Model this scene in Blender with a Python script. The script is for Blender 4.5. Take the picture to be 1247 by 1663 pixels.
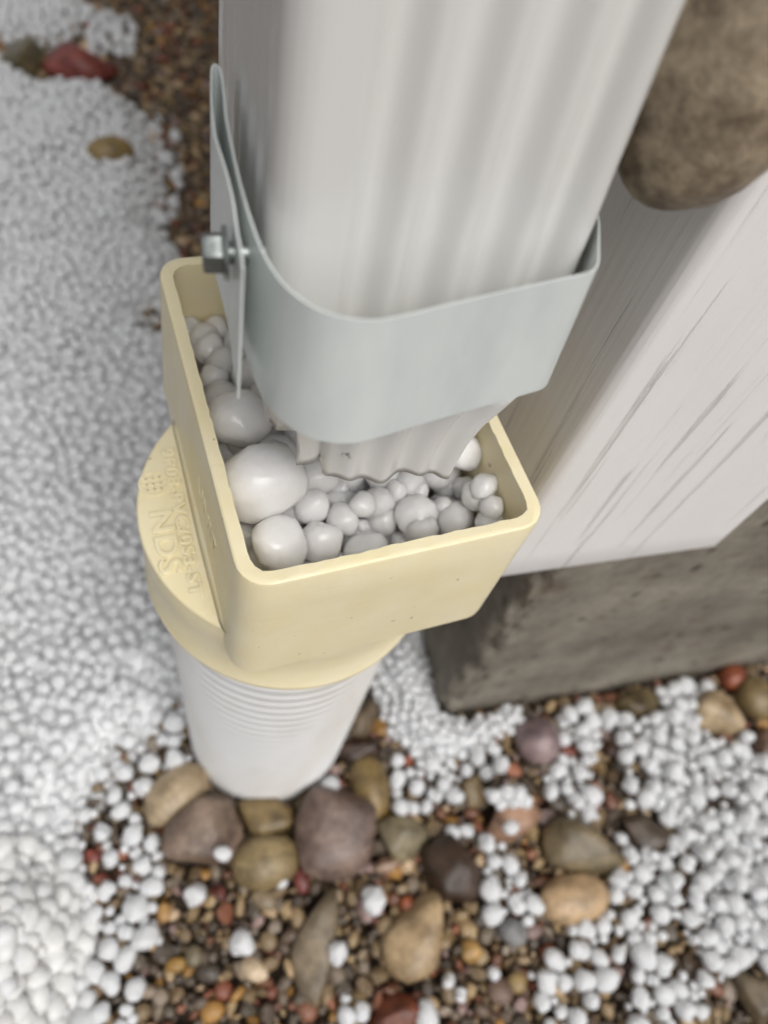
import bpy, math, random
import numpy as np
from mathutils import Vector, Matrix, Quaternion

random.seed(7); np.random.seed(7)
for o in list(bpy.data.objects): bpy.data.objects.remove(o)
S = bpy.context.scene
COL = S.collection

# ------------------------------------------------------------------ camera
# z = 0 is the rim of the adapter, x runs along its short front side, y along its long side
FPX, PX, PY, PW, PH = 1240.0, 623.5, 831.5, 1247.0, 1663.0
CAM = np.array([0.0, 0.0, 0.176])
def _axes():
    n = np.array([382 - PX, 1578 - PY, FPX]); n /= np.linalg.norm(n)
    d = np.array([-268 - PX, -1613 - PY, FPX]); d -= n * (d @ n); d /= np.linalg.norm(d)
    z = -n; y = d; x = np.cross(y, z)
    return np.array([x, y, z])
RW = _axes()                       # world = RW @ (image right, image down, forward)
cam = bpy.data.cameras.new('camera'); camo = bpy.data.objects.new('camera', cam); COL.objects.link(camo)
right, down, fwd = RW[:, 0], RW[:, 1], RW[:, 2]
camo.matrix_world = Matrix(((right[0], -down[0], -fwd[0], CAM[0]), (right[1], -down[1], -fwd[1], CAM[1]),
                            (right[2], -down[2], -fwd[2], CAM[2]), (0, 0, 0, 1)))
cam.sensor_fit = 'VERTICAL'; cam.sensor_height = 36.0; cam.sensor_width = 27.0
cam.lens = FPX / PH * 36.0
cam.clip_start = 0.01; cam.clip_end = 500
cam.dof.use_dof = True; cam.dof.focus_distance = 0.200
cam.dof.aperture_fstop = cam.lens / 3.2
S.camera = camo

# ------------------------------------------------------------------ sky, sun, exposure (overcast after the storm)
SUN_EL, SUN_AZ = math.radians(59), math.radians(168)       # azimuth from +y, clockwise seen from above
w = bpy.data.worlds.new('World'); S.world = w; w.use_nodes = True
nt = w.node_tree; bg = nt.nodes['Background']
sky = nt.nodes.new('ShaderNodeTexSky'); sky.sky_type = 'NISHITA'; sky.sun_disc = False
sky.sun_elevation = SUN_EL; sky.sun_rotation = SUN_AZ
sky.air_density = 1.0; sky.dust_density = 4.0; sky.ozone_density = 1.0
hs = nt.nodes.new('ShaderNodeHueSaturation'); hs.inputs['Saturation'].default_value = 0.12
nt.links.new(sky.outputs[0], hs.inputs['Color']); nt.links.new(hs.outputs[0], bg.inputs[0])
bg.inputs[1].default_value = 0.105
sl = bpy.data.lights.new('sun', 'SUN'); sl.energy = 1.5; sl.angle = math.radians(40); sl.color = (1, 0.97, 0.93)
so = bpy.data.objects.new('sun', sl); COL.objects.link(so)
sd = Vector((math.sin(SUN_AZ) * math.cos(SUN_EL), math.cos(SUN_AZ) * math.cos(SUN_EL), math.sin(SUN_EL)))
so.rotation_euler = sd.to_track_quat('Z', 'Y').to_euler(); so.location = sd * 5
S.view_settings.view_transform = 'Standard'; S.view_settings.look = 'None'
S.view_settings.gamma = 1.0; S.view_settings.use_curve_mapping = False
S.view_settings.exposure = 0.1
S.render.resolution_x = 767; S.render.resolution_y = 1024

# ------------------------------------------------------------------ helpers
def ray(x, y): return RW @ np.array([x - PX, y - PY, FPX])
def atz(x, y, z):
    r = ray(x, y); return CAM + r * ((z - CAM[2]) / r[2])
def aty(x, y, Y):
    r = ray(x, y); return CAM + r * ((Y - CAM[1]) / r[1])
def atx(x, y, X):
    r = ray(x, y); return CAM + r * ((X - CAM[0]) / r[0])
def proj(p):
    v = RW.T @ (np.asarray(p, float) - CAM); return PX + FPX * v[0] / v[2], PY + FPX * v[1] / v[2], v[2]
def lin(h):
    c = [int(h[i:i + 2], 16) / 255 for i in (0, 2, 4)]
    return tuple(((v + .055) / 1.055) ** 2.4 if v > .04045 else v / 12.92 for v in c)

def tag(o, label=None, cat=None, group=None, kind=None):
    for k, v in (('label', label), ('category', cat), ('group', group), ('kind', kind)):
        if v: o[k] = v
    return o
def mesh(name, V, F, smooth=True, angle=None):
    me = bpy.data.meshes.new(name); me.from_pydata([tuple(v) for v in V], [], [tuple(f) for f in F]); me.update()
    if smooth: me.polygons.foreach_set('use_smooth', [True] * len(me.polygons))
    if angle is not None: me.set_sharp_from_angle(angle=math.radians(angle))
    return me
def obj(name, me, m=None, parent=None, loc=None):
    o = bpy.data.objects.new(name, me); COL.objects.link(o)
    if m and me is not None and not me.materials: me.materials.append(m)
    if parent: o.parent = parent
    if loc is not None: o.location = loc
    return o
def empty(name, loc=(0, 0, 0), rz=0):
    o = bpy.data.objects.new(name, None); COL.objects.link(o); o.location = loc; o.rotation_euler = (0, 0, rz)
    o.empty_display_size = .01; return o

class NT:
    def __init__(s, name):
        s.m = bpy.data.materials.new(name); s.m.use_nodes = True; s.t = s.m.node_tree
        s.b = s.t.nodes['Principled BSDF']
    def n(s, typ, **kw):
        o = s.t.nodes.new(typ)
        for k, v in kw.items(): setattr(o, k, v)
        return o
    def l(s, a, b): s.t.links.new(a, b)
    def set(s, **kw):
        for k, v in kw.items(): s.b.inputs[k.replace('_', ' ')].default_value = v
    def coord(s, scale=(1, 1, 1), out='Object'):
        tc = s.n('ShaderNodeTexCoord'); mp = s.n('ShaderNodeMapping'); mp.inputs['Scale'].default_value = scale
        s.l(tc.outputs[out], mp.inputs[0]); return mp.outputs[0]
    def noise(s, vec, scale, detail=4, rough=.55):
        o = s.n('ShaderNodeTexNoise'); o.inputs['Scale'].default_value = scale; o.inputs['Detail'].default_value = detail
        o.inputs['Roughness'].default_value = rough; s.l(vec, o.inputs['Vector']); return o.outputs[0]
    def voro(s, vec, scale):
        o = s.n('ShaderNodeTexVoronoi'); o.inputs['Scale'].default_value = scale; s.l(vec, o.inputs['Vector']); return o.outputs[0]
    def ramp(s, fac, stops):
        o = s.n('ShaderNodeValToRGB'); e = o.color_ramp.elements
        while len(e) < len(stops): e.new(.5)
        for i, (p, c) in enumerate(stops):
            e[i].position = p; e[i].color = c if len(c) == 4 else (*c, 1)
        s.l(fac, o.inputs[0]); return o.outputs[0]
    def mix(s, fac, a, b, mode='MIX'):
        o = s.n('ShaderNodeMix', data_type='RGBA', blend_type=mode)
        for i, v in ((0, fac), (6, a), (7, b)):
            if isinstance(v, (int, float)): o.inputs[i].default_value = v
            elif isinstance(v, tuple): o.inputs[i].default_value = v if len(v) == 4 else (*v, 1)
            else: s.l(v, o.inputs[i])
        return o.outputs[2]
    def bump(s, h, strength, dist, prev=None):
        o = s.n('ShaderNodeBump'); o.inputs['Strength'].default_value = strength; o.inputs['Distance'].default_value = dist
        s.l(h, o.inputs['Height'])
        if prev is not None: s.l(prev, o.inputs['Normal'])
        return o.outputs[0]

def g(v): return (v, v, v)
BW = [(0, g(0)), (1, g(1))]

# ------------------------------------------------------------------ materials
def m_cream():
    k = NT('cream_pvc'); v = k.coord()
    c = k.mix(k.ramp(k.noise(v, 60, 5), [(.35, g(0)), (.7, g(1))]), lin('eee1b8'), lin('f2e8c8'))
    c = k.mix(k.mix(.35, g(0), k.ramp(k.noise(v, 22, 4, .6), [(.4, g(0)), (.72, g(1))])), c, lin('dfd2ac'))
    c = k.mix(k.mix(.6, g(0), k.ramp(k.noise(v, 240, 2, .5), [(.735, g(0)), (.77, g(1))])), c, lin('8a7550'))
    scuff = k.ramp(k.noise(k.coord((1, 3, 8)), 55, 6, .7), [(.58, g(0)), (.75, g(1))])
    c = k.mix(k.mix(.22, g(0), scuff), c, lin('cfc09a'))
    k.l(c, k.b.inputs['Base Color']); k.set(Roughness=.38, Specular_IOR_Level=.45, Subsurface_Weight=.12, Subsurface_Radius=(.004, .003, .001), Subsurface_Scale=.5)
    b = k.bump(k.noise(v, 420, 3), .12, .0006); b = k.bump(k.noise(k.coord((1, 1, 4)), 38, 4), .06, .0012, b)
    k.l(b, k.b.inputs['Normal']); return k.m
def m_pipe():
    k = NT('white_pvc'); v = k.coord()
    c = k.mix(k.ramp(k.noise(k.coord((1, 1, .3)), 26, 5), [(.42, g(0)), (.75, g(1))]), lin('e6e6e6'), lin('d6d1c8'))
    k.l(c, k.b.inputs['Base Color']); k.set(Roughness=.3); return k.m
def m_spout():
    k = NT('white_painted_aluminium')
    st = k.ramp(k.noise(k.coord((1, 1, .06)), 60, 4, .5), [(.45, g(0)), (.8, g(1))])
    c = k.mix(k.mix(.25, g(0), st), lin('dddcd9'), lin('cbc9c3'))
    spots = k.ramp(k.noise(k.coord((1, 1, .6)), 130, 5, .6), [(.69, g(0)), (.73, g(1))])
    c = k.mix(k.mix(.7, g(0), spots), c, lin('6d6354'))
    k.l(c, k.b.inputs['Base Color']); k.set(Roughness=.22, Metallic=.1, Specular_IOR_Level=.7)
    k.l(k.bump(k.noise(k.coord((1, 1, .25)), 60, 4), .12, .0012), k.b.inputs['Normal'])
    return k.m
def m_strap():
    k = NT('galvanised_strap'); v = k.coord()
    c = k.mix(k.ramp(k.noise(k.coord((1, 1, .4)), 70, 5), [(.4, g(0)), (.72, g(1))]), lin('dde2e0'), lin('cdd4d2'))
    k.l(c, k.b.inputs['Base Color']); k.set(Metallic=.12, Roughness=.3)
    k.l(k.bump(k.noise(v, 40, 3), .08, .001), k.b.inputs['Normal']); return k.m
def m_screw():
    k = NT('zinc_screw'); v = k.coord()
    k.l(k.mix(k.noise(v, 700, 4), lin('a5abaa'), lin('777d7a')), k.b.inputs['Base Color'])
    k.set(Metallic=.85, Roughness=.36); k.l(k.bump(k.noise(v, 900, 3), .3, .0003), k.b.inputs['Normal']); return k.m
def m_trim():
    k = NT('white_rough_sawn_board')
    g1 = k.noise(k.coord((1, 1, .022)), 190, 6, .6); g2 = k.noise(k.coord((1, 1, .02)), 420, 4, .5)
    fine = k.ramp(g2, [(.35, g(0)), (.65, g(1))]); grooves = k.ramp(g1, [(.35, g(0)), (.40, g(1))])
    h = k.mix(.12, grooves, fine)
    c = k.mix(k.mix(.5, g(1), grooves), lin('d3cec9'), lin('f3f0ee'))
    c = k.mix(k.mix(.3, g(0), k.ramp(k.noise(k.coord((1, 1, .4)), 25, 4), [(.45, g(0)), (.75, g(1))])), c, lin('e3dedb'))
    k.l(c, k.b.inputs['Base Color']); k.set(Roughness=.55); k.l(k.bump(h, .55, .0016), k.b.inputs['Normal']); return k.m
def m_siding():
    k = NT('white_siding'); k.set(Base_Color=(.7, .69, .67, 1), Roughness=.6)
    k.l(k.bump(k.noise(k.coord((.05, .05, 1)), 90, 5), .3, .002), k.b.inputs['Normal']); return k.m
def m_concrete():
    k = NT('concrete'); v = k.coord()
    c = k.mix(k.ramp(k.noise(v, 14, 6, .65), [(.3, g(0)), (.72, g(1))]), lin('5e584e'), lin('a39b8d'))
    c = k.mix(k.mix(.5, g(0), k.ramp(k.noise(v, 160, 4, .7), [(.45, g(0)), (.7, g(1))])), c, lin('57524a'))
    pv = k.n('ShaderNodeVectorMath', operation='ADD'); k.l(v, pv.inputs[0])
    nz = k.n('ShaderNodeTexNoise'); nz.inputs['Scale'].default_value = 60; k.l(v, nz.inputs['Vector'])
    sc = k.n('ShaderNodeVectorMath', operation='SCALE'); k.l(nz.outputs[1], sc.inputs[0]); sc.inputs['Scale'].default_value = .012
    k.l(sc.outputs[0], pv.inputs[1])
    pit = k.ramp(k.voro(pv.outputs[0], 62), [(.13, g(1)), (.24, g(0))])
    keep = k.ramp(k.noise(v, 34, 2), [(.47, g(0)), (.54, g(1))])
    pit = k.mix(1, pit, keep, 'MULTIPLY')
    c = k.mix(k.mix(.5, g(0), k.ramp(k.noise(v, 42, 5, .6), [(.56, g(0)), (.68, g(1))])), c, lin('5b4632'))
    c = k.mix(k.mix(.85, g(0), pit), c, lin('2b2721'))
    k.l(c, k.b.inputs['Base Color']); k.set(Roughness=.75)
    b = k.bump(pit, -.8, .003); b = k.bump(k.noise(v, 260, 6, .7), .5, .0012, b); k.l(b, k.b.inputs['Normal']); return k.m
def m_stone(name, c1, c2, rough=.45, scale=1.0, speck=None):
    k = NT(name)
    oi = k.n('ShaderNodeObjectInfo'); tc = k.n('ShaderNodeTexCoord'); ad = k.n('ShaderNodeVectorMath', operation='ADD')
    k.l(tc.outputs['Object'], ad.inputs[0]); k.l(oi.outputs['Random'], ad.inputs[1]); v = ad.outputs[0]
    c = k.mix(k.ramp(k.noise(v, 70 * scale, 6, .62), [(.36, g(0)), (.64, g(1))]), tuple(x * .66 for x in c1), tuple(x * 1.12 for x in c2))
    c = k.mix(k.mix(.45, g(0), k.ramp(k.noise(v, 420 * scale, 4, .7), [(.5, g(0)), (.68, g(1))])), c, tuple(x * .45 for x in c1))
    if speck: c = k.mix(k.mix(.7, g(0), k.ramp(k.noise(v, 110 * scale, 3), [(.6, g(0)), (.68, g(1))])), c, speck)
    k.l(c, k.b.inputs['Base Color']); k.set(Roughness=rough)
    b = k.bump(k.noise(v, 300 * scale, 6, .7), .45, .0012); k.l(b, k.b.inputs['Normal']); return k.m
def m_gravel():
    k = NT('gravel'); a = k.n('ShaderNodeAttribute', attribute_name='Col'); v = k.coord()
    c = k.mix(k.ramp(k.noise(v, 500, 4), [(.4, g(0)), (.7, g(1))]), a.outputs['Color'], g(.45), 'MULTIPLY')
    c = k.mix(.5, a.outputs['Color'], c)
    k.l(c, k.b.inputs['Base Color']); k.set(Roughness=.4); k.l(k.bump(k.noise(v, 900, 4), .4, .0006), k.b.inputs['Normal']); return k.m
def m_soil():
    k = NT('wet_soil'); v = k.coord()
    k.l(k.mix(k.noise(v, 90, 6), lin('3a2e24'), lin('594838')), k.b.inputs['Base Color']); k.set(Roughness=.7)
    k.l(k.bump(k.noise(v, 300, 6), .8, .004), k.b.inputs['Normal']); return k.m
def m_hail(name, c, rough=.35, sss=.35, rad=.006):
    k = NT(name); v = k.coord()
    k.l(k.mix(k.ramp(k.noise(v, 140, 4), [(.35, g(0)), (.7, g(1))]), c, tuple(x * .8 for x in c)), k.b.inputs['Base Color'])
    k.set(Roughness=rough, IOR=1.31, Subsurface_Weight=sss, Subsurface_Radius=(rad, rad, rad * 1.15), Subsurface_Scale=1.0)
    k.l(k.bump(k.noise(v, 260, 3), .25, .0008), k.b.inputs['Normal'])
    if sss == 0:                                  # cheap cloudy ice: some of the light passes through
        tr = k.n('ShaderNodeBsdfTranslucent'); tr.inputs[0].default_value = (*[min(1, x * 1.12) for x in c], 1)
        ms = k.n('ShaderNodeMixShader'); ms.inputs[0].default_value = .25; k.l(k.b.outputs[0], ms.inputs[1]); k.l(tr.outputs[0], ms.inputs[2])
        k.l(ms.outputs[0], k.t.nodes['Material Output'].inputs['Surface'])
    return k.m
def m_lump():
    k = NT('wet_ice'); v = k.coord()
    k.l(k.mix(k.ramp(k.noise(v, 90, 4), [(.35, g(0)), (.7, g(1))]), (.90, .885, .88), (.80, .79, .785)), k.b.inputs['Base Color'])
    k.set(Roughness=.2, IOR=1.31, Subsurface_Weight=.7, Subsurface_Radius=(.012, .0117, .0115), Subsurface_Scale=1.0, Specular_IOR_Level=.6, Coat_Weight=.3, Coat_Roughness=.08)
    b = k.bump(k.noise(v, 120, 2), .35, .0016); b = k.bump(k.noise(v, 500, 3), .1, .0005, b); k.l(b, k.b.inputs['Normal']); return k.m
MC, MP, MS, MST, MSC = m_cream(), m_pipe(), m_spout(), m_strap(), m_screw()
MT, MSD, MCO, MG, MSO = m_trim(), m_siding(), m_concrete(), m_gravel(), m_soil()
MH = m_hail('hail', (.93, .94, .95), .28, 0); MHB = m_hail('packed_hail', (.90, .91, .92), .6, 1e-4); MHI = m_lump()
MSLUSH = m_hail('melting_hail', (.82, .815, .80), .3, .3, .006)
MDIRT = NT('dirt'); MDIRT.set(Base_Color=(*lin('4a4036'), 1), Roughness=.8); MDIRT = MDIRT.m

# ------------------------------------------------------------------ shape helpers
def rrect(x0, x1, y0, y1, r, n=8):
    if not isinstance(r, (list, tuple)): r = [r] * 4
    P = []
    for (cx, cy, a0), rr in zip([(x1, y0, -90), (x1, y1, 0), (x0, y1, 90), (x0, y0, 180)], r):
        ox = cx - rr if cx == x1 else cx + rr; oy = cy - rr if cy == y0 and False else (cy + rr if cy == y0 else cy - rr)
        for i in range(n + 1):
            a = math.radians(a0 + 90 * i / n); P.append((ox + rr * math.cos(a), oy + rr * math.sin(a)))
    return P
def resample(P, m, closed=True):
    P = np.array(P, float); Q = np.vstack([P, P[:1]]) if closed else P
    d = np.r_[0, np.cumsum(np.hypot(*np.diff(Q, axis=0).T))]
    t = np.linspace(0, d[-1], m, endpoint=not closed)
    return np.c_[np.interp(t, d, Q[:, 0]), np.interp(t, d, Q[:, 1])]
def loft(loops, closed=True, cap0=False, cap1=False):
    n = len(loops[0]); V = [tuple(p) for L in loops for p in L]; F = []
    for i in range(len(loops) - 1):
        for j in range(n if closed else n - 1):
            a, b = i * n + j, i * n + (j + 1) % n; F.append((a, b, b + n, a + n))
    if cap0: F.append(tuple(range(n))[::-1])
    if cap1: F.append(tuple(range((len(loops) - 1) * n, len(loops) * n)))
    return V, F
def lathe(prof, n=96, c=(0, 0)):
    return loft([[(c[0] + r * math.cos(2 * math.pi * j / n), c[1] + r * math.sin(2 * math.pi * j / n), z) for j in range(n)] for r, z in prof])
def ico(sub):
    import bmesh
    b = bmesh.new(); bmesh.ops.create_icosphere(b, subdivisions=sub, radius=1)
    V = np.array([v.co[:] for v in b.verts]); F = np.array([[v.index for v in f.verts] for f in b.faces]); b.free(); return V, F
ICO = {i: ico(i) for i in (1, 2, 3, 4)}
def lump_noise(D, seed, freq=2.0, terms=7):
    r = np.random.RandomState(seed); s = np.zeros(len(D))
    for i in range(terms):
        k = r.normal(size=3) * freq * (1 + .35 * i); s += np.sin(D @ k + r.uniform(0, 6.28)) / (1 + .5 * i)
    return s / 2.0
def rock(seed, kind='o', sub=3):
    D, F = ICO[sub]; D = D / np.linalg.norm(D, axis=1)[:, None]; r = np.random.RandomState(seed)
    if kind == 'o':
        R = 1 + .06 * lump_noise(D, seed, 1.4) + .012 * lump_noise(D, seed + 9, 7)
        P = D * R[:, None]
    else:
        n = r.normal(size=(9 if kind == 'a' else 7, 3)); n[:, 2] = np.abs(n[:, 2]) * 1.2 - .15; n /= np.linalg.norm(n, axis=1)[:, None]
        h = r.uniform(.40, .80, len(n)); dn = np.clip(D @ n.T, .02, None)
        q = h / dn; p = 55.0
        R = ((q ** -p).sum(1) + 1.08 ** -p) ** (-1 / p)
        P = D * (R * (1 + .025 * lump_noise(D, seed, 3.5) + .02 * lump_noise(D, seed + 5, 9)))[:, None]
        P -= (P.max(0) + P.min(0)) / 2
    return P / np.abs(P).max(0), F
def hailshape(seed, sub=2, amp=.10):
    D, F = ICO[sub]; D = D / np.linalg.norm(D, axis=1)[:, None]
    R = 1 + amp * lump_noise(D, seed, 1.6) + amp * .35 * lump_noise(D, seed + 3, 4)
    return D * R[:, None] * np.random.RandomState(seed).uniform(.86, 1.1, 3), F
def randrot(n, r):
    q = r.normal(size=(n, 4)); q /= np.linalg.norm(q, axis=1)[:, None]; a, b, c, d = q.T
    return np.stack([np.stack([1 - 2 * (c * c + d * d), 2 * (b * c - a * d), 2 * (b * d + a * c)], 1),
                     np.stack([2 * (b * c + a * d), 1 - 2 * (b * b + d * d), 2 * (c * d - a * b)], 1),
                     np.stack([2 * (b * d - a * c), 2 * (c * d + a * b), 1 - 2 * (b * b + c * c)], 1)], 1)
def scatter_mesh(name, shapes, pos, scl, cols=None, seed=1):
    """many small pieces joined into one mesh"""
    r = np.random.RandomState(seed); pos = np.asarray(pos); n = len(pos); scl = np.asarray(scl)
    if scl.ndim == 1: scl = np.repeat(scl[:, None], 3, 1)
    pick = r.randint(0, len(shapes), n); R = randrot(n, r); Vs, Fs, Cs, off = [], [], [], 0
    for s, (P, F) in enumerate(shapes):
        ix = np.where(pick == s)[0]
        if not len(ix): continue
        if scl.shape[1] == 3 and not np.allclose(scl[:, 0], scl[:, 2]):
            yaw = r.uniform(0, 6.28, len(ix)); Z = np.zeros((len(ix), 3, 3)); Z[:, 0, 0] = Z[:, 1, 1] = np.cos(yaw)
            Z[:, 0, 1] = -np.sin(yaw); Z[:, 1, 0] = np.sin(yaw); Z[:, 2, 2] = 1
            T = r.normal(0, .25, (len(ix), 3, 3)) * .5; Rm = Z + T * .6
        else: Rm = R[ix]
        W = np.einsum('nij,nvj->nvi', Rm, P[None] * scl[ix][:, None]) + pos[ix][:, None]
        Vs.append(W.reshape(-1, 3)); Fs.append((F[None] + (np.arange(len(ix)) * len(P))[:, None, None] + off).reshape(-1, 3)); off += len(ix) * len(P)
        if cols is not None: Cs.append(np.repeat(cols[ix], len(P), 0))
    V = np.vstack(Vs).astype(np.float32); F = np.vstack(Fs).astype(np.int32)
    me = bpy.data.meshes.new(name); me.vertices.add(len(V)); me.vertices.foreach_set('co', V.ravel())
    me.loops.add(F.size); me.loops.foreach_set('vertex_index', F.ravel()); me.polygons.add(len(F))
    me.polygons.foreach_set('loop_start', np.arange(0, F.size, 3, dtype=np.int32))
    me.polygons.foreach_set('use_smooth', np.ones(len(F), bool)); me.update(calc_edges=True)
    if cols is not None:
        C4 = np.c_[np.vstack(Cs), np.ones(len(V))].astype(np.float32)
        at = me.attributes.new('Col', 'FLOAT_COLOR', 'POINT'); at.data.foreach_set('color', C4.ravel())
    return me
def inpoly(P, poly):
    P = np.atleast_2d(P); poly = np.asarray(poly); ins = np.zeros(len(P), bool); x, y = P[:, 0], P[:, 1]
    for (ax, ay), (bx, by) in zip(poly, np.roll(poly, -1, 0)):
        c = ((ay > y) != (by > y)); t = np.where(by == ay, 0, (y - ay) / (by - ay + 1e-12)); ins ^= c & (x < ax + t * (bx - ax))
    return ins
def polydist(P, poly):
    P = np.atleast_2d(P); poly = np.asarray(poly); best = np.full(len(P), 1e9)
    for a, b in zip(poly, np.roll(poly, -1, 0)):
        d = b - a; t = np.clip(((P - a) @ d) / (d @ d + 1e-12), 0, 1); best = np.minimum(best, np.hypot(*(P - a - t[:, None] * d).T))
    return np.where(inpoly(P, poly), best, -best)

GZ = -0.320                                   # level of the gravel
def gpoly(pts, z=GZ + .006): return np.array([atz(x, y, z)[:2] for x, y in pts])

# ------------------------------------------------------------------ ground
me = mesh('ground', [(-20, -20, GZ - .012), (20, -20, GZ - .012), (20, 20, GZ - .012), (-20, 20, GZ - .012)], [(0, 1, 2, 3)])
tag(obj('ground', me, MSO), 'dark wet soil under the gravel', None, None, 'structure')

# ------------------------------------------------------------------ house corner (turned a little against the adapter)
HC = np.array([.1601, .1026]); HYAW = math.radians(-6.7)
house = empty('house', (HC[0], HC[1], GZ - .012), HYAW)
tag(house, 'corner of a house with grey concrete foundation and white rough-sawn corner board', 'house')
def uv_of(P):
    d = np.asarray(P)[..., :2] - HC; c, s = math.cos(HYAW), math.sin(HYAW)
    return np.stack([d[..., 0] * c + d[..., 1] * s, -d[..., 0] * s + d[..., 1] * c], -1)
ZB = 0.012 + .32                               # add to scene z to get house z
def foundation():
    # front face + broken corner + left face as one displaced sheet, with a top
    top = ZB - .02; r = np.random.RandomState(3)
    path = [(2.5, 0)] + [(x, 0) for x in np.linspace(.5, .014, 90)] + \
           [(.010 * (1 - math.sin(a)) , .010 * (1 - math.cos(a))) for a in np.linspace(0.1, 1.47, 12)] + \
           [(0, y) for y in np.linspace(.014, .25, 50)] + [(0, y) for y in np.linspace(.3, 3.5, 30)]
    path = np.array(path); zs = np.linspace(0, top, 90); L = []
    for z in zs:
        P3 = np.c_[path, np.full(len(path), z)]
        nz = .5 * np.sin(path[:, 0] * 90 + z * 70) + .5 * np.sin(z * 130 - path[:, 1] * 110 + 2)
        ci = np.exp(-((path[:, 0] - .004) ** 2 + (path[:, 1] - .004) ** 2) / .010 ** 2)
        rough = ci * r.uniform(-1, 1, len(path)) * .0011 + ci * .0022 * lump_noise(P3 * 100, 8, 1.1) + .0004 * nz
        P3[:, 0] += rough; P3[:, 1] += rough; L.append([tuple(p) for p in P3])
    V, F = loft(L, closed=False)
    i0 = len(V); V += [(2.5, 3.5, top)]; n = len(path); F.append(tuple((len(zs) - 1) * n + j for j in range(n)) + (i0,))
    return mesh('foundation', V, F)
obj('foundation', foundation(), MCO, house)
# corner board: front face at v = -.005, left face at u = -.0335
def cboard():
    z0, z1 = ZB - .0935, ZB + 2.4; r = .0045
    sec = [(.071, .012), (.071, -.003), (.069, -.005)]
    sec += [(-.0335 + r - r * math.sin(a), -.005 + r - r * math.cos(a)) for a in np.linspace(0, math.pi / 2, 9)]
    sec += [(-.0335, .115), (-.02, .115), (-.0015, .110), (-.0015, .012)]
    loops = []
    for z, ins in ((z0 + .0025, .0), (z0 + .004, .0), (z0 + .2, .0), (z0 + .5, 0), (z1, .0)):
        loops.append([(x, y, z) for x, y in sec])
    # eased bottom edge, clipped at the right end
    low = []
    for x, y in sec:
        lift = max(0, (x - .047)) * .22
        low.append((x - (.0012 if x > .06 else 0), y + (.0012 if y < -.002 else 0), z0 + lift))
    loops[0] = [(x, y, z0 + .0025 + max(0, x - .047) * .22) for x, y in sec]
    loops[1] = [(x, y, z0 + .02) for x, y in sec]
    V, F = loft([low] + loops, cap0=True, cap1=True); return mesh('corner_board', V, F, angle=35)
obj('corner_board', cboard(), MT, house)
def lap(u0, v0, u1, v1, nx, ny, z):
    # one lapped siding board between two points, outward normal (nx, ny)
    a, b, h = .004, .012, .125
    V = [(u0 + nx * b, v0 + ny * b, z), (u1 + nx * b, v1 + ny * b, z), (u1 + nx * a, v1 + ny * a, z + h), (u0 + nx * a, v0 + ny * a, z + h),
         (u0 - nx * .004, v0 - ny * .004, z), (u1 - nx * .004, v1 - ny * .004, z), (u1 - nx * .004, v1 - ny * .004, z + h), (u0 - nx * .004, v0 - ny * .004, z + h)]
    return mesh('siding_board', V, [(0, 1, 2, 3), (5, 4, 7, 6), (4, 5, 1, 0), (3, 2, 6, 7), (0, 3, 7, 4), (1, 5, 6, 2)], smooth=False)
for i in range(18):
    z = ZB - .0 + i * .1255
    obj('siding_board', lap(.073, 0, 2.5, 0, 0, -1, z), MSD, house)
    obj('siding_board', lap(-.005, 3.5, -.005, .117, -1, 0, z), MSD, house)

# ------------------------------------------------------------------ drain pipe
PC = (.0505, .128)
pipe_top, pipe_bot = -.060, GZ - .010
prof = []; z = pipe_top
zs = np.arange(pipe_top, pipe_bot, -.00075)
for z in zs: prof.append((.0480 + .0009 * max(0, math.cos((z + .06) / .0088 * 2 * math.pi)) ** 1.5, z))
prof = [(.0445, pipe_bot), (.0445, pipe_top)] + prof + [(.0480, pipe_bot)]
V, F = lathe(prof, 112, PC); F = [f[::-1] for f in F]
tag(obj('drain_pipe', mesh('drain_pipe', V, F), MP), 'upright white ribbed plastic drain pipe standing in the gravel under the cream adapter', 'pipe')

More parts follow.
